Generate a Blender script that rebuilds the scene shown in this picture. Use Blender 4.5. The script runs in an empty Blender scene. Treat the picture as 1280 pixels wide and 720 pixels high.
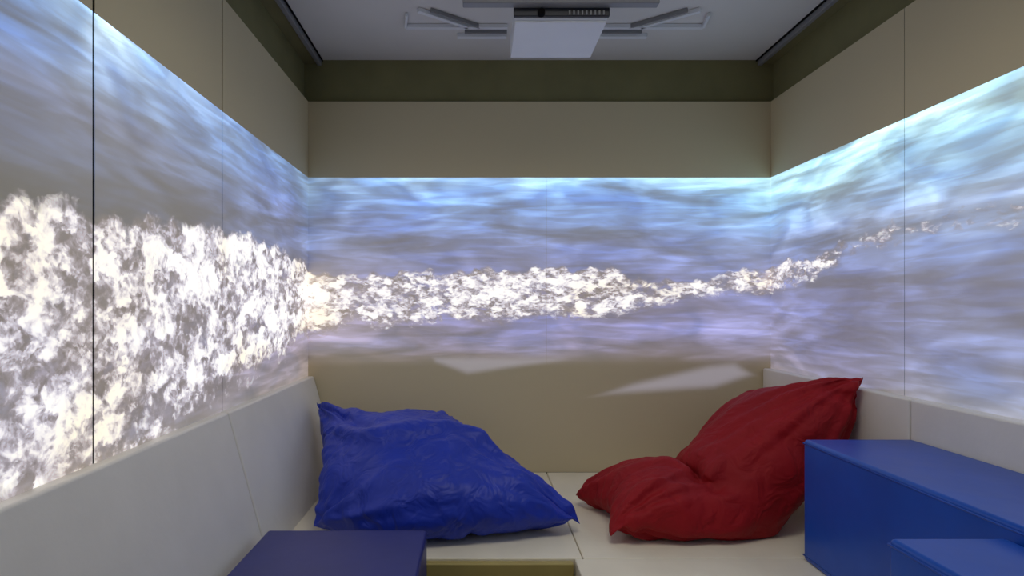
import bpy, bmesh, math
import numpy as np
from mathutils import Vector, Matrix
scene = bpy.context.scene
scene.view_settings.view_transform = 'Standard'
rng = np.random.RandomState(4)

# ------------------------------------------------------------ dimensions (m)
EYE = .954; D = 3.24; XL = -.972; XR = 1.704
ZC = 2.398; ZP = 2.144; ZT = 1.704; Y0 = -1.0; BT = .032

def lin(c):
    c = np.asarray(c, float)/255.
    return np.where(c <= .04045, c/12.92, ((c+.055)/1.055)**2.4)
def L4(r, g, b):
    l = lin((r, g, b)); return (l[0], l[1], l[2], 1)

# ------------------------------------------------------------ materials
def mat(name, col, rough=.6, var=.08, scale=6, bump=0, bscale=80, spec=.5, sheen=0, coat=0, bdist=.004, warp=0):
    m = bpy.data.materials.new(name); m.use_nodes = True
    nt = m.node_tree; n = nt.nodes; l = nt.links
    b = n['Principled BSDF']
    b.inputs['Roughness'].default_value = rough
    b.inputs['Specular IOR Level'].default_value = spec
    b.inputs['Sheen Weight'].default_value = sheen
    b.inputs['Coat Weight'].default_value = coat
    tc = n.new('ShaderNodeTexCoord'); no = n.new('ShaderNodeTexNoise')
    no.inputs['Scale'].default_value = scale; no.inputs['Detail'].default_value = 3
    l.new(tc.outputs['Object'], no.inputs['Vector'])
    r = n.new('ShaderNodeValToRGB')
    c = L4(*col)
    r.color_ramp.elements[0].position = .3; r.color_ramp.elements[1].position = .7
    r.color_ramp.elements[0].color = tuple(x*(1-var) for x in c[:3])+(1,)
    r.color_ramp.elements[1].color = tuple(min(1, x*(1+var)) for x in c[:3])+(1,)
    l.new(no.outputs['Fac'], r.inputs['Fac']); l.new(r.outputs['Color'], b.inputs['Base Color'])
    if bump:
        n2 = n.new('ShaderNodeTexNoise'); n2.inputs['Scale'].default_value = bscale; n2.inputs['Detail'].default_value = 2
        n2.inputs['Distortion'].default_value = warp
        l.new(tc.outputs['Object'], n2.inputs['Vector'])
        bp = n.new('ShaderNodeBump'); bp.inputs['Strength'].default_value = bump; bp.inputs['Distance'].default_value = bdist
        l.new(n2.outputs['Fac'], bp.inputs['Height']); l.new(bp.outputs['Normal'], b.inputs['Normal'])
    return m

M_olive = mat('olive_paint', (128, 123, 83), .8)
M_beige = mat('beige_panel', (216, 200, 160), .7, .04, 3)
M_pad = mat('cream_vinyl', (240, 235, 224), .45, .04, 4, .25, 30)
M_floor = mat('mat_vinyl', (246, 237, 212), .42, .05, 4, .3, 20)
M_ceil = mat('ceiling_paint', (220, 217, 213), .8, .04, 2)
M_tan = mat('olive_vinyl', (176, 158, 92), .5, .06)
M_low = mat('floor_lino', (120, 112, 96), .5)
M_bluev = mat('blue_vinyl', (18, 78, 178), .32, .08, 5, .4, 9)
M_navyv = mat('navy_vinyl', (38, 44, 116), .42, .08, 5, .4, 9)
M_bluef = mat('blue_nylon', (8, 46, 172), .5, .1, 6, .8, 9, sheen=.05, bdist=.02, warp=1.6)
M_redf = mat('red_nylon', (152, 8, 20), .7, .1, 6, .8, 9, spec=.35, bdist=.02, warp=1.6)
M_white = mat('white_plastic', (232, 234, 238), .4, .02)
M_dark = mat('dark_plastic', (40, 42, 50), .4, .05)
M_metal = mat('grey_metal', (138, 138, 140), .4, .05)
M_black = mat('dark_gap', (18, 16, 16), .9, .05, spec=.1)

# ------------------------------------------------------------ mesh helpers
def obj_from(name, verts, faces, m=None, smooth=False, parent=None):
    me = bpy.data.meshes.new(name); me.from_pydata([tuple(v) for v in verts], [], faces); me.update()
    o = bpy.data.objects.new(name, me); scene.collection.objects.link(o)
    if m: me.materials.append(m)
    if smooth:
        for p in me.polygons: p.use_smooth = True
    if parent: o.parent = parent
    return o
def box(name, x0, x1, y0, y1, z0, z1, m, bev=0, seg=3, parent=None, smooth=True):
    bm = bmesh.new(); bmesh.ops.create_cube(bm, size=1)
    for v in bm.verts:
        v.co = Vector((x0+(v.co.x+.5)*(x1-x0), y0+(v.co.y+.5)*(y1-y0), z0+(v.co.z+.5)*(z1-z0)))
    if bev: bmesh.ops.bevel(bm, geom=bm.edges[:], offset=bev, segments=seg, affect='EDGES', profile=.5)
    me = bpy.data.meshes.new(name); bm.to_mesh(me); bm.free()
    o = bpy.data.objects.new(name, me); scene.collection.objects.link(o); me.materials.append(m)
    if bev and smooth:
        for p in me.polygons: p.use_smooth = True
        w = o.modifiers.new('wn', 'WEIGHTED_NORMAL'); w.keep_sharp = True
    if parent: o.parent = parent
    return o
def empty(name, loc=(0, 0, 0)):
    e = bpy.data.objects.new(name, None); scene.collection.objects.link(e); return e

# ------------------------------------------------------------ projected sea picture
# wall coordinate s: metres along the three walls, measured through the corners
FT = np.array([(-4.9,1.17),(-3.07,1.18),(-2.81,1.21),(-2.49,1.24),(-2.05,1.26),(-1.64,1.262),(-1.1,1.22),(-.94,1.16),(-.78,1.16),(-.69,1.13),(-.60,1.16),(-.16,1.17),(.21,1.175),(.67,1.19),(.95,1.13),(1.18,1.10),(1.41,1.15),(1.70,1.20),(2.13,1.22),(2.38,1.28),(2.71,1.30),(3.2,1.31),(5.6,1.3)])
FB = np.array([(-4.9,.46),(-3.07,.46),(-2.81,.46),(-2.49,.52),(-1.91,.60),(-.972,.77),(-.78,.83),(-.69,.85),(-.60,.81),(-.16,.86),(.21,.86),(.67,.89),(.95,.92),(1.18,.98),(1.41,1.01),(1.70,1.03),(2.13,1.07),(2.38,1.17),(2.71,1.19),(3.2,1.20),(5.6,1.22)])
FI = np.array([(-4.9,.95),(-3.0,.95),(-1.2,.99),(-.95,1.1),(-.8,1.08),(-.69,.76),(-.6,.86),(.5,.98),(.75,1.0),(1.1,.82),(1.7,.90),(2.13,.80),(2.4,.68),(2.8,.62),(3.3,.5),(5.6,.3)])
SU = [-4.9, -3.1, -2.8, -2.1, -1.3, -.95, 0, 1.0, 1.7, 2.3, 3.1, 5.6]
SZ = [.45, .62, .8, 1.0, 1.2, 1.32, 1.45, 1.58, 1.704]
GRID = [  # colours (sRGB) bottom -> top for each s
 [(92,92,108),(105,104,120),(118,118,140),(110,112,135),(46,58,86),(66,82,118),(80,102,150),(82,122,188),(96,144,210)],
 [(92,92,108),(108,106,122),(122,122,144),(110,112,135),(40,52,80),(66,80,116),(88,104,146),(94,132,190),(130,170,218)],
 [(98,98,112),(112,110,128),(126,124,150),(112,112,138),(50,62,92),(68,82,116),(92,106,144),(124,152,194),(168,198,228)],
 [(100,100,116),(118,116,136),(130,128,158),(116,116,146),(62,74,108),(74,88,128),(86,106,148),(98,128,180),(126,158,206)],
 [(100,98,110),(120,114,128),(132,128,160),(124,120,156),(80,90,132),(82,98,142),(86,102,152),(88,114,168),(114,148,200)],
 [(96,92,92),(112,106,112),(128,126,160),(126,124,162),(98,108,152),(92,108,152),(98,118,168),(108,138,188),(138,170,212)],
 [(0,0,0),(96,90,100),(112,114,162),(110,112,164),(96,108,160),(92,110,162),(98,126,180),(108,144,200),(144,182,226)],
 [(0,0,0),(96,90,100),(114,116,164),(110,114,166),(94,108,160),(94,112,164),(96,126,180),(106,144,204),(150,190,228)],
 [(96,98,124),(110,108,130),(110,116,162),(102,112,164),(98,114,168),(106,126,174),(112,144,188),(126,168,208),(158,200,226)],
 [(104,106,134),(106,110,148),(90,100,148),(84,96,148),(92,110,160),(120,140,182),(132,162,198),(154,194,218),(182,222,232)],
 [(108,110,138),(110,122,154),(96,110,154),(88,104,154),(98,120,162),(130,152,188),(122,162,198),(146,190,216),(172,214,232)],
 [(108,110,138),(110,122,154),(96,110,154),(88,104,154),(98,120,162),(130,152,188),(122,162,198),(146,190,216),(172,214,232)]]
G = lin(np.array(GRID))
lum = G.mean(-1, keepdims=True)
G = np.clip(lum+(G-lum)*1.18, 0, 1)*(lum/.20+1e-6)**.30
def smooth(a, b, x):
    t = np.clip((x-a)/(b-a), 0, 1); return t*t*(3-2*t)
def soft_poly(s, z, pts, w):
    pts = np.array(pts); d = np.full(s.shape, 1e9)
    n = len(pts)
    for i in range(n):   # convex, counter-clockwise
        a = pts[i]; b = pts[(i+1) % n]; e = b-a; e = e/np.linalg.norm(e)
        d = np.minimum(d, e[0]*(z-a[1])-e[1]*(s-a[0]))
    return smooth(-w*.3, w, d)
def sea(s, z):
    iz = np.clip(np.interp(z, SZ, range(len(SZ))), 0, len(SZ)-1.001)
    iu = np.clip(np.interp(s, SU, range(len(SU))), 0, len(SU)-1.001)
    a = iz.astype(int); b = iu.astype(int); fz = (iz-a)[:, None]; fu = (iu-b)[:, None]
    fz = fz*fz*(3-2*fz)*.5+fz*.5; fu = fu*fu*(3-2*fu)
    c = (G[b, a]*(1-fz)+G[b, a+1]*fz)*(1-fu)+(G[b+1, a]*(1-fz)+G[b+1, a+1]*fz)*fu
    top = np.interp(s, FT[:, 0], FT[:, 1]); bot = np.interp(s, FB[:, 0], FB[:, 1]); inten = np.interp(s, FI[:, 0], FI[:, 1])
    wv = .012*np.sin(s*17+1)+.010*np.sin(s*41)+.006*np.sin(s*73+2)
    ew = np.interp(s, [-3, -1, -.6, 3], [.06, .04, .03, .03])
    eb = np.interp(s, [-3, -1, -.6, 3], [.24, .14, .09, .05])
    foam = (1-smooth(top+wv-ew, top+wv+ew, z))*smooth(bot-eb, bot+eb, z)*inten
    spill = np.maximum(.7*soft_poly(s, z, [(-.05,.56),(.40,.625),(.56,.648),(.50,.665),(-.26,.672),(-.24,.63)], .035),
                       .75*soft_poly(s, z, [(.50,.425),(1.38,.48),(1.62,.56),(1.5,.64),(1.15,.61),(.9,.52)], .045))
    return c, foam, spill

def sea_material():
    m = bpy.data.materials.new('panel_with_projected_sea'); m.use_nodes = True
    nt = m.node_tree; n = nt.nodes; l = nt.links; b = n['Principled BSDF']
    b.inputs['Base Color'].default_value = L4(214, 200, 164); b.inputs['Roughness'].default_value = .65
    b.inputs['Specular IOR Level'].default_value = .25
    uv = n.new('ShaderNodeUVMap'); uv.uv_map = 'wall'
    uvf = n.new('ShaderNodeUVMap'); uvf.uv_map = 'foam'
    col = n.new('ShaderNodeAttribute'); col.attribute_name = 'seacol'
    msk = n.new('ShaderNodeAttribute'); msk.attribute_name = 'seamask'
    sp = n.new('ShaderNodeSeparateXYZ'); l.new(msk.outputs['Vector'], sp.inputs[0])
    def mapping(sx, sy, rot=0, off=0, src=None):
        mp = n.new('ShaderNodeMapping'); mp.inputs['Scale'].default_value = (sx, sy, 1)
        mp.inputs['Rotation'].default_value = (0, 0, rot); mp.inputs['Location'].default_value = (off, off, 0)
        l.new((src or uv).outputs[0], mp.inputs[0]); return mp.outputs[0]
    def noise(vec, sc, det=4, dist=0, rough=.5, out='Fac'):
        t = n.new('ShaderNodeTexNoise'); t.noise_dimensions = '2D'
        t.inputs['Scale'].default_value = sc; t.inputs['Detail'].default_value = det
        t.inputs['Distortion'].default_value = dist; t.inputs['Roughness'].default_value = rough
        l.new(vec, t.inputs['Vector']); return t.outputs[out]
    def ramp(fac, els):
        r = n.new('ShaderNodeValToRGB'); cr = r.color_ramp
        while len(cr.elements) < len(els): cr.elements.new(.5)
        for e, (p, c) in zip(cr.elements, els): e.position = p; e.color = c if len(c) == 4 else (*c, 1)
        l.new(fac, r.inputs[0]); return r.outputs[0]
    def math_(op, a, b_, clamp=False):
        t = n.new('ShaderNodeMath'); t.operation = op; t.use_clamp = clamp
        for i, x in enumerate((a, b_)):
            if isinstance(x, (int, float)): t.inputs[i].default_value = x
            else: l.new(x, t.inputs[i])
        return t.outputs[0]
    def vmath(op, a, b_):
        t = n.new('ShaderNodeVectorMath'); t.operation = op
        for i, x in enumerate((a, b_)):
            if isinstance(x, tuple): t.inputs[i].default_value = x
            else: l.new(x, t.inputs[i])
        return t.outputs[0]
    def mix(fac, a, b_, mode='MIX'):
        t = n.new('ShaderNodeMix'); t.data_type = 'RGBA'; t.blend_type = mode
        if isinstance(fac, (int, float)): t.inputs[0].default_value = fac
        else: l.new(fac, t.inputs[0])
        for i, x in ((6, a), (7, b_)):
            if isinstance(x, tuple): t.inputs[i].default_value = x
            else: l.new(x, t.inputs[i])
        return t.outputs[2]
    g = lambda v: (v, v, v, 1)
    # long soft water streaks
    st = noise(mapping(1.0, 6), 1.5, 4, .5)
    c1 = mix(1, col.outputs['Color'], ramp(st, [(.30, g(.48)), (.5, g(1.0)), (.70, g(1.65))]), 'MULTIPLY')
    st2 = noise(mapping(2.6, 24, .03, 3), 1.3, 3, .6)
    c2 = mix(1, c1, ramp(st2, [(.35, g(.82)), (.5, g(1.0)), (.68, g(1.35))]), 'MULTIPLY')
    sw = noise(mapping(1.3, 3.0, .25, 7), 2.0, 2, .8)
    c3 = mix(1, c2, ramp(sw, [(.32, (.54, .66, .80, 1)), (.5, g(1.0)), (.66, (1.40, 1.32, 1.22, 1))]), 'MULTIPLY')
    # foam coverage
    FM = lambda sx, sy, rot=0, off=0: mapping(sx, sy, rot, off, uvf)
    f1 = noise(FM(1, 1, .2), 17, 6, .5, .62)
    f2 = noise(FM(1, .9, .2, 5), 5, 2, .6)
    thr = math_('ADD', math_('MULTIPLY', f1, .62), math_('MULTIPLY', f2, .38))
    fv = math_('MULTIPLY', math_('SUBTRACT', math_('ADD', thr, math_('MULTIPLY', sp.outputs[0], .62)), .83), 4.6, True)
    dn = noise(FM(1, 1, 0, 2), 20, 4, .3, .62, 'Color')
    dv = vmath('MULTIPLY', vmath('SUBTRACT', dn, (.5, .5, .5)), (.09, .09, 0))
    wv = vmath('ADD', FM(1, 1, .15), dv)
    def voro(sc):
        t = n.new('ShaderNodeTexVoronoi'); t.voronoi_dimensions = '2D'; t.feature = 'SMOOTH_F1'
        t.inputs['Scale'].default_value = sc; t.inputs['Smoothness'].default_value = .7
        l.new(wv, t.inputs['Vector']); s_ = n.new('ShaderNodeSeparateColor'); l.new(t.outputs['Color'], s_.inputs[0]); return s_.outputs[0]
    v = math_('ADD', math_('MULTIPLY', voro(18), .36), math_('MULTIPLY', voro(46), .22))
    v = math_('ADD', v, math_('MULTIPLY', f2, .42))
    f4 = noise(FM(1, 1, .5, 17), 42, 3, .3, .6)
    v = math_('ADD', v, math_('MULTIPLY', math_('SUBTRACT', f1, .5), .65))
    v = math_('ADD', v, math_('MULTIPLY', math_('SUBTRACT', f4, .5), .45))
    v = math_('ADD', v, math_('MULTIPLY', math_('SUBTRACT', sp.outputs[0], .9), .5))
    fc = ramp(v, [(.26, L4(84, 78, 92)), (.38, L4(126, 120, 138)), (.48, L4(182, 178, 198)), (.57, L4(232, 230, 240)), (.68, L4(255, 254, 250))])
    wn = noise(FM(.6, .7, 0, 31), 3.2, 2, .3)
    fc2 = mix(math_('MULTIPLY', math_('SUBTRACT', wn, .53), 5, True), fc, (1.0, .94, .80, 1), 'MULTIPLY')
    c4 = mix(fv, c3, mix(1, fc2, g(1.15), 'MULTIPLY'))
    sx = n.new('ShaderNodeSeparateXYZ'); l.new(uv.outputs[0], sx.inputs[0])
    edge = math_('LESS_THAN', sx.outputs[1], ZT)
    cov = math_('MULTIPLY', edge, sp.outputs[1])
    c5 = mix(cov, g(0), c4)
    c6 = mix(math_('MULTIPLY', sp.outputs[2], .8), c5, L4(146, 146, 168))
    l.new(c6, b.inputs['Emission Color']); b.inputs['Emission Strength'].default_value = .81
    m.cycles.emission_sampling = 'NONE'
    return m
M_sea = sea_material()

def board(name, side, a0, a1, z0, z1, step=.012):
    na = max(2, int((a1-a0)/step)); nz = max(2, int((z1-z0)/step))
    A, Z = np.meshgrid(np.linspace(a0, a1, na+1), np.linspace(z0, z1, nz+1)); A = A.ravel(); Z = Z.ravel()
    def place(A, Z, off):
        if side == 'left': return np.stack([np.full_like(A, XL-off), A, Z], 1)
        if side == 'right': return np.stack([np.full_like(A, XR+off), A, Z], 1)
        return np.stack([A, np.full_like(A, D+off), Z], 1)
    V = place(A, Z, 0.)
    idx = lambda j, i: j*(na+1)+i
    J, I = np.meshgrid(range(nz), range(na), indexing='ij'); J = J.ravel(); I = I.ravel()
    q = np.stack([idx(J, I), idx(J, I+1), idx(J+1, I+1), idx(J+1, I)], 1)
    border = [idx(0, i) for i in range(na+1)]+[idx(j, na) for j in range(1, nz+1)]+[idx(nz, i) for i in range(na-1, -1, -1)]+[idx(j, 0) for j in range(nz-1, 0, -1)]
    nb = len(V); Vb = place(A[border], Z[border], BT)
    faces = [tuple(x) for x in q]
    k = len(border)
    for i in range(k): faces.append((border[i], nb+i, nb+(i+1) % k, border[(i+1) % k]))
    faces.append(tuple(nb+i for i in range(k)))
    allV = np.vstack([V, Vb])
    o = obj_from(name, allV.tolist(), faces, M_sea)
    me = o.data
    AA = allV[:, 1] if side != 'back' else allV[:, 0]
    s = AA if side == 'back' else ((XL-(D-AA)) if side == 'left' else (XR+(D-AA)))
    c, f, sp = sea(s, allV[:, 2])
    if side != 'back': cov = smooth(.40, .50, allV[:, 2]); sp = sp*0
    else: cov = smooth(.60, .73, allV[:, 2])
    cov[nb:] = 0; sp[nb:] = 0
    ca = me.attributes.new('seacol', 'FLOAT_COLOR', 'POINT')
    ca.data.foreach_set('color', np.hstack([c, np.ones((len(c), 1))]).astype('f').ravel())
    ma = me.attributes.new('seamask', 'FLOAT_VECTOR', 'POINT')
    ma.data.foreach_set('vector', np.stack([f, cov, sp], 1).astype('f').ravel())
    uvl = me.uv_layers.new(name='wall')
    li = np.zeros(len(me.loops), 'i'); me.loops.foreach_get('vertex_index', li)
    uvl.data.foreach_set('uv', np.stack([s[li], allV[li, 2]], 1).astype('f').ravel())
    uvl2 = me.uv_layers.new(name='foam')
    vs = np.interp(s, [-2.0, -.7, 3], [1.0, 1.7, 2.0]); us = np.where(s < -.8, s*.9, -.72+(s+.8)*.95)
    uvl2.data.foreach_set('uv', np.stack([us[li], ((allV[:, 2]-1.0)*vs)[li]], 1).astype('f').ravel())
    return o

# ------------------------------------------------------------ room shell
T = .1
box('wall_left', XL-BT-T, XL-BT, Y0, D+BT+T, -.2, ZC, M_olive)
box('wall_right', XR+BT, XR+BT+T, Y0, D+BT+T, -.2, ZC, M_olive)
box('wall_back', XL-BT, XR+BT, D+BT, D+BT+T, -.2, ZC, M_olive)
box('wall_front', XL-BT, XR+BT, Y0-T, Y0, -.2, ZC, M_beige)
box('ceiling', XL-BT-T, XR+BT+T, Y0-T, D+BT+T, ZC, ZC+.1, M_ceil)
box('floor', XL-BT-T, XR+BT+T, Y0-T, D+BT+T, -.3, -.2, M_low)
e = empty('wall_panel_left')
for i, (a, b_) in enumerate([(Y0, 1.4185), (1.4275, 2.141), (2.149, D-.001)]): board('board_%d' % (i+1), 'left', a, b_, .50, ZP).parent = e
box('seam_1', XL-BT, XL-.003, 1.4185, 1.4275, .50, ZP, M_black, parent=e)  # black filler strip stands in for the shade inside the gap
box('seam_2', XL-BT, XL-.003, 2.141, 2.149, .50, ZP, M_black, parent=e)  # gap shade put in as a black strip here too
e = empty('wall_panel_right')
for i, (a, b_) in enumerate([(Y0, 1.30), (1.303, 2.227), (2.230, D-.001)]): board('board_%d' % (i+1), 'right', a, b_, .50, ZP).parent = e
box('seam_1', XR+.001, XR+BT, 2.227, 2.230, .50, ZP, M_low, parent=e)
e = empty('wall_panel_back')
for i, (a, b_) in enumerate([(XL-.03, .4063), (.4077, XR+.03)]): board('board_%d' % (i+1), 'back', a, b_, 0, ZP, .009).parent = e
box('seam_1', .4063, .4077, D+.0005, D+BT, 0, ZP, M_beige, parent=e)
for nm, s_, x0, x1 in (('trim_1', 1, XL-BT, -.915), ('trim_2', -1, 1.655, XR+BT)):
    e = empty(nm)
    box('cove', x0, x1, Y0, D+BT, ZC-.022, ZC, M_olive, parent=e)
    xr = x1 if s_ == 1 else x0
    box('rail', xr-.012, xr+.012, Y0, D+BT, ZC-.034, ZC, M_metal, .003, 2, parent=e)
    box('rail_groove', xr+.018*s_-.003, xr+.018*s_+.003, Y0, D+BT, ZC-.008, ZC, M_black, parent=e)

# floor mats
e = empty('floor_mat')
b1 = .006
box('mat_1', -.972, .4055, 2.13, D, -.2, 0, M_floor, b1, 3, parent=e)
box('mat_2', .4085, 1.704, 2.13, D, -.2, 0, M_floor, b1, 3, parent=e)
box('mat_3', .374, 1.704, Y0, 2.126, -.2, 0, M_floor, b1, 3, parent=e)
box('trim_3', -.972, .366, 2.098, 2.128, -.2, -.008, M_tan, .006)

# ------------------------------------------------------------ wall cushions
def wedge(name, side, y0, y1, parent):
    if side == 'left':
        prof = [(XL-.012, -.19), (-.775, -.19), (-.785, 0), (-.938, .556), (XL-.012, .556)]
    else:
        prof = [(XR+.012, 0), (XR+.012, .602), (1.656, .602), (1.656, 0)]
    bm = bmesh.new()
    v0 = [bm.verts.new((x, y0, z)) for x, z in prof]; v1 = [bm.verts.new((x, y1, z)) for x, z in prof]
    k = len(prof)
    bm.faces.new(v0); bm.faces.new(v1[::-1])
    for i in range(k): bm.faces.new((v0[i], v1[i], v1[(i+1) % k], v0[(i+1) % k]))
    bmesh.ops.recalc_face_normals(bm, faces=bm.faces[:])
    bmesh.ops.bevel(bm, geom=bm.edges[:], offset=.009, segments=3, affect='EDGES', profile=.5)
    me = bpy.data.meshes.new(name); bm.to_mesh(me); bm.free(); me.materials.append(M_pad)
    o = bpy.data.objects.new(name, me); scene.collection.objects.link(o); o.parent = parent
    for p in me.polygons: p.use_smooth = True
    o.modifiers.new('wn', 'WEIGHTED_NORMAL')
e = empty('wall_cushion')
wedge('pad_1', 'left', 2.124, D-.002, e); wedge('pad_2', 'left', .9, 2.117, e); wedge('pad_3', 'left', -.5, .896, e)
e = empty('wall_cushion.001')
wedge('pad_1', 'right', 2.144, D-.002, e); wedge('pad_2', 'right', .9, 2.137, e); wedge('pad_3', 'right', -.5, .896, e)

# ------------------------------------------------------------ foam blocks
def block(name, x0, x1, y0, y1, z0, z1, m):
    e = empty(name)
    box('cover', x0, x1, y0, y1, z0, z1, m, .012, 4, parent=e)
    cu = bpy.data.curves.new('seam_piping', 'CURVE'); cu.dimensions = '3D'; cu.bevel_depth = .0035; cu.bevel_resolution = 2
    for z in (z1-.016, z0+.018):
        sp = cu.splines.new('POLY'); pts = [(x0+.001, y0+.001), (x1-.001, y0+.001), (x1-.001, y1-.001), (x0+.001, y1-.001)]
        sp.points.add(3); sp.use_cyclic_u = True
        for p, (x, y) in zip(sp.points, pts): p.co = (x, y, z, 1)
    c = bpy.data.objects.new('seam_piping', cu); scene.collection.objects.link(c); cu.materials.append(m); c.parent = e
block('foam_block', 1.238, 1.648, .45, 2.12, 0, .455, M_bluev)
block('foam_block.001', .956, 1.228, .70, 1.30, 0, .42, M_bluev)
block('foam_block.002', -.762, -.18, 1.35, 2.05, -.2, .14, M_navyv)

# ------------------------------------------------------------ bean bags (cloth simulated)
cols = []
def collider(x0, x1, y0, y1, z0, z1):
    o = box('tmp_col', x0, x1, y0, y1, z0, z1, M_black); o.modifiers.new('c', 'COLLISION')
    o.collision.thickness_outer = .006; cols.append(o)
collider(-1.3, 1.9, 1.5, 3.6, -.4, 0.0)
collider(-1.3, 1.9, 3.235, 3.6, -.4, 1.5)
collider(1.65, 1.9, 1.5, 3.6, -.4, .60)
collider(1.2, 1.7, 1.0, 2.13, -.1, .47)
o = obj_from('tmp_col', [(-1.3, 1, -.2), (-.72, 1, -.2), (-.93, 1, .58), (-1.3, 1, .58), (-1.3, 3.5, -.2), (-.72, 3.5, -.2), (-.93, 3.5, .58), (-1.3, 3.5, .58)],
             [(0, 1, 2, 3), (7, 6, 5, 4), (0, 4, 5, 1), (1, 5, 6, 2), (2, 6, 7, 3), (3, 7, 4, 0)])
o.modifiers.new('c', 'COLLISION'); cols.append(o)

def n1(x, seed):
    r = np.random.RandomState(seed).normal(0, 1, 64); i = np.floor(x).astype(int); f = x-i; f = f*f*(3-2*f)
    return r[i % 64]*(1-f)+r[(i+1) % 64]*f
def bag(name, mid, tf, tb, m, lims, N=70, frames=18, press=5, grow=-.06, mass=.05, grav=.3, bend=.25, wr=1.):
    t = np.linspace(0, 1, N+1); U, W = np.meshgrid(t, t); U = U.ravel(); W = W.ravel()
    P = mid(U, W); h = 1e-3
    du = mid(np.minimum(U+h, 1), W)-mid(np.maximum(U-h, 0), W); dw = mid(U, np.minimum(W+h, 1))-mid(U, np.maximum(W-h, 0))
    n = np.cross(du, dw); n /= np.linalg.norm(n, axis=1)[:, None]+1e-9
    if n[:, 2].mean() < 0: n = -n
    w = (np.clip(4*U*(1-U), 0, 1)*np.clip(4*W*(1-W), 0, 1))**.55
    F = P+n*(w*tf(U, W))[:, None]; B = P-n*(w*tb(U, W))[:, None]
    B += rng.normal(0, .001, B.shape); F += rng.normal(0, .001, F.shape)*(w > 0)[:, None]
    x0, x1, y0, y1, z0 = lims
    for Q in (F, B):
        Q[:, 2] = np.maximum(Q[:, 2], z0+.01); Q[:, 1] = np.clip(Q[:, 1], y0, y1)
        Q[:, 0] = np.clip(Q[:, 0], x0(Q[:, 2]), x1)
    inner = [(j*(N+1)+i) for j in range(N+1) for i in range(N+1) if 0 < i < N and 0 < j < N]
    mp = {k: k for k in range((N+1)**2)}
    V = list(map(tuple, F)); UW = [(U[k], W[k]) for k in range((N+1)**2)]
    for k in inner: mp[k] = len(V); V.append(tuple(B[k])); UW.append((U[k], W[k]))
    faces = []
    for j in range(N):
        for i in range(N):
            q = (j*(N+1)+i, j*(N+1)+i+1, (j+1)*(N+1)+i+1, (j+1)*(N+1)+i)
            faces.append(q); faces.append(tuple(mp[k] for k in q[::-1]))
    o = obj_from(name, V, faces, m, True)
    bm = bmesh.new(); bm.from_mesh(o.data); bmesh.ops.recalc_face_normals(bm, faces=bm.faces[:])
    if bm.calc_volume(signed=True) < 0: bmesh.ops.reverse_faces(bm, faces=bm.faces[:])
    bm.to_mesh(o.data); bm.free()
    vg = o.vertex_groups.new(name='pin')
    for j in (0, N):
        for i in (0, N): vg.add([j*(N+1)+i], 1, 'REPLACE')
    cl = o.modifiers.new('cloth', 'CLOTH'); s = cl.settings
    s.quality = 6; s.mass = mass; s.tension_stiffness = 25; s.compression_stiffness = 10; s.shear_stiffness = 8; s.bending_stiffness = bend
    s.vertex_group_mass = 'pin'; s.use_pressure = True; s.uniform_pressure_force = press; s.shrink_min = grow; s.air_damping = 6
    s.effector_weights.gravity = grav
    cl.collision_settings.distance_min = .006; cl.collision_settings.use_self_collision = False
    cl.point_cache.frame_start = 1; cl.point_cache.frame_end = frames
    for f in range(1, frames+1): scene.frame_set(f); bpy.context.view_layer.update()
    dg = bpy.context.evaluated_depsgraph_get()
    me = bpy.data.meshes.new_from_object(o.evaluated_get(dg)); o.modifiers.clear(); o.data = me; me.name = name
    scene.frame_set(1)
    # fabric gathers: folds radiating from the corners and short puckers along the seams
    UW = np.array(UW); nv = len(me.vertices)
    co = np.zeros(nv*3); me.vertices.foreach_get('co', co); co = co.reshape(-1, 3)
    nr = np.array([v.normal[:] for v in me.vertices])
    disp = np.zeros(nv)
    for k, (cu, cw) in enumerate(((0, 0), (1, 0), (1, 1), (0, 1))):
        dx = UW[:, 0]-cu; dy = UW[:, 1]-cw; r = np.hypot(dx, dy); th = np.arctan2(np.abs(dy), np.abs(dx)+1e-6)
        disp += .018*np.exp(-r/.30)*smooth(0, .12, r)*n1(th*9+k*13, 5+k)
    de = np.minimum(np.minimum(UW[:, 0], 1-UW[:, 0]), np.minimum(UW[:, 1], 1-UW[:, 1]))
    horiz = np.minimum(UW[:, 1], 1-UW[:, 1]) < np.minimum(UW[:, 0], 1-UW[:, 0])
    al = np.where(horiz, UW[:, 0], UW[:, 1]+3)
    disp += .010*np.exp(-de/.07)*smooth(0, .03, de)*n1(al*22, 21)
    disp += .014*smooth(.05, .2, de)*n1(UW[:, 0]*5+UW[:, 1]*9+1.5*np.sin(UW[:, 0]*6), 31)
    disp += .011*smooth(.05, .2, de)*n1(UW[:, 0]*13-UW[:, 1]*7+1.5*np.sin(UW[:, 1]*7), 32)
    co += nr*(disp*wr)[:, None]; co[:, 2] = np.maximum(co[:, 2], .004)
    me.vertices.foreach_set('co', co.ravel()); me.update()
    for p in me.polygons: p.use_smooth = True
    sb = o.modifiers.new('sub', 'SUBSURF'); sb.levels = 1; sb.render_levels = 1
    print(name, co.min(0), co.max(0))
    return o

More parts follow.
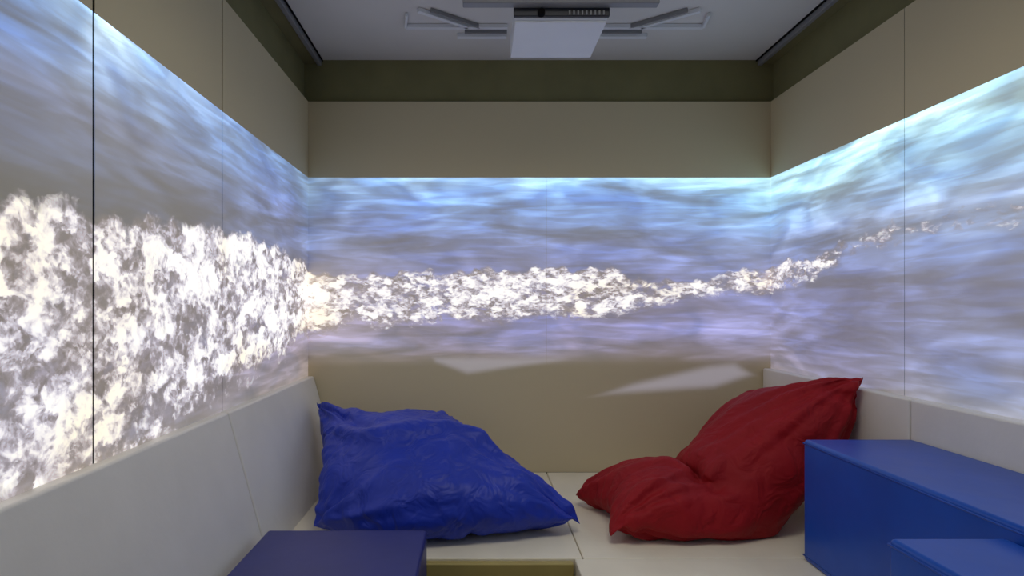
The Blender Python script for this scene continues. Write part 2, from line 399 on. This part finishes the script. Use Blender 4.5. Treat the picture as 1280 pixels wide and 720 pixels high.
def quad(A, B, C, Dd):   # A(u0,w0) B(u1,w0) C(u1,w1) D(u0,w1)
    A, B, C, Dd = map(np.array, (A, B, C, Dd))
    def f(U, W):
        U = U[:, None]; W = W[:, None]
        return (A*(1-U)+B*U)*(1-W)+(Dd*(1-U)+C*U)*W
    return f
q1 = quad((-.68, 2.33, .04), (.445, 2.36, .03), (-.12, 2.92, .39), (-.86, 3.02, .455))
def qbl(U, W):
    P = q1(U, W)
    P[:, 1] -= .15*np.sin(np.pi*U**.8)*(1-W)**2          # front seam bellies forward
    P[:, 2] -= .06*np.sin(np.pi*U)*W**2                 # top seam sags
    P[:, 2] = np.maximum(P[:, 2], .03)
    return P
bag('bean_bag', qbl, lambda U, W: (.11+.05*(1-U))*(1-.55*W**2), lambda U, W: .2+0*U, M_bluef, (lambda z: -.765-.27*z+.0, 1.6, 2.1, 3.22, 0), press=9.5)

q0 = quad((.48, 2.68, .045), (.54, 2.25, .03), (1.64, 2.38, .665), (1.55, 3.08, .49))
def qr(U, W):
    P = q0(U, W)
    P[:, 2] += -.24*np.sin(np.pi*np.clip(W, 0, 1))**2*(1-.2*U)
    P[:, 1] += -.06*np.sin(np.pi*W)*U
    P[:, 0] += .10*np.sin(np.pi*U)*(1-W)**4              # open end seam curves inwards between its two tips
    P[:, 2] -= .11*np.sin(np.pi*U)*W**4                  # top seam sags between its ears
    P[:, 2] = np.maximum(P[:, 2], .03)
    return P
bag('bean_bag.001', qr, lambda U, W: (.18-.10*np.exp(-((W-.46)/.10)**2))*(1-.5*W**3), lambda U, W: .22+0*U, M_redf, (lambda z: -.7+0*z, 1.645, 2.16, 3.22, 0), press=5.0)
for o in cols: bpy.data.objects.remove(o, do_unlink=True)

# ------------------------------------------------------------ ceiling projector
e = empty('ceiling_projector')
box('body', .155, .53, 2.25, 2.58, 2.112, 2.19, M_white, .012, 3, parent=e)
box('front_grille', .15, .535, 2.238, 2.256, 2.118, 2.178, M_dark, .004, 2, parent=e)
for i in range(9): box('grille_bar_%d' % (i+1), .37+i*.017, .376+i*.017, 2.232, 2.240, 2.122, 2.138, M_metal, parent=e)
bm = bmesh.new(); bmesh.ops.create_cone(bm, cap_ends=True, segments=32, radius1=.016, radius2=.013, depth=.02)
bmesh.ops.rotate(bm, verts=bm.verts[:], cent=(0, 0, 0), matrix=Matrix.Rotation(math.pi/2, 3, 'X')); bmesh.ops.translate(bm, verts=bm.verts[:], vec=(.26, 2.232, 2.130))
me = bpy.data.meshes.new('lens'); bm.to_mesh(me); bm.free(); me.materials.append(M_black)
o = bpy.data.objects.new('lens', me); scene.collection.objects.link(o); o.parent = e
box('bottom_tray', .158, .527, 2.262, 2.585, 2.104, 2.112, M_white, .003, 2, parent=e)
box('mount_bar', -.053, .723, 2.20, 2.24, 2.150, 2.175, M_metal, .004, 2, parent=e)
box('mount_post', .30, .38, 2.38, 2.46, 2.185, ZC, M_metal, .004, 2, parent=e)
def bar(name, p, q, w, h, m, parent):
    p = Vector((p[0], p[1], ZC-h/2-.001)); q = Vector((q[0], q[1], ZC-h/2-.001)); d = q-p
    o = box(name, 0, d.length, -w/2, w/2, -h/2, h/2, m, .002, 2, parent=parent)
    o.matrix_basis = Matrix.Translation(p) @ Matrix.Rotation(math.atan2(d.y, d.x), 4, 'Z')
for k, (nm, cx, s_) in enumerate((('ceiling_bracket', .16, -1), ('ceiling_bracket.001', .64, 1))):
    e = empty(nm); X = lambda d: cx+s_*d
    bar('arm_1', (X(0), 2.86), (X(.52), 2.86), .022, .02, M_white, e)
    bar('arm_2', (X(0), 2.96), (X(.26), 2.96), .03, .02, M_white, e)
    bar('arm_3', (X(.20), 2.86), (X(.44), 2.70), .022, .02, M_white, e)
    bar('arm_4', (X(.14), 2.86), (X(.38), 2.70), .012, .02, M_metal, e)
    bar('end', (X(.52), 2.86), (X(.50), 2.74), .014, .02, M_white, e)
    bar('arm_5', (X(0), 2.91), (X(.22), 2.91), .010, .02, M_metal, e)

# ------------------------------------------------------------ lights
def area(name, loc, rot, sx, sy, power, col, spread=180):
    l = bpy.data.lights.new(name, 'AREA'); l.shape = 'RECTANGLE'; l.size = sx; l.size_y = sy; l.energy = power; l.color = col
    l.spread = math.radians(spread)
    o = bpy.data.objects.new(name, l); scene.collection.objects.link(o); o.location = loc; o.rotation_euler = rot
area('fill_light', (.36, 1.5, 2.37), (math.radians(10), 0, 0), 1.3, .8, 10.5, (1, .965, .9), 140)  # unseen fill light, added to brighten the floor and block tops
w = bpy.data.worlds.new('w'); scene.world = w; w.use_nodes = True
w.node_tree.nodes['Background'].inputs[0].default_value = (.5, .55, .7, 1); w.node_tree.nodes['Background'].inputs[1].default_value = .1

# ------------------------------------------------------------ camera
cd = bpy.data.cameras.new('camera'); cam = bpy.data.objects.new('camera', cd); scene.collection.objects.link(cam)
cam.location = (0, 0, EYE); cam.rotation_euler = (math.pi/2, 0, 0)
cd.sensor_width = 36; cd.lens = 700/1280*36; cd.shift_x = .035; cd.shift_y = .01875; cd.clip_start = .05
scene.camera = cam
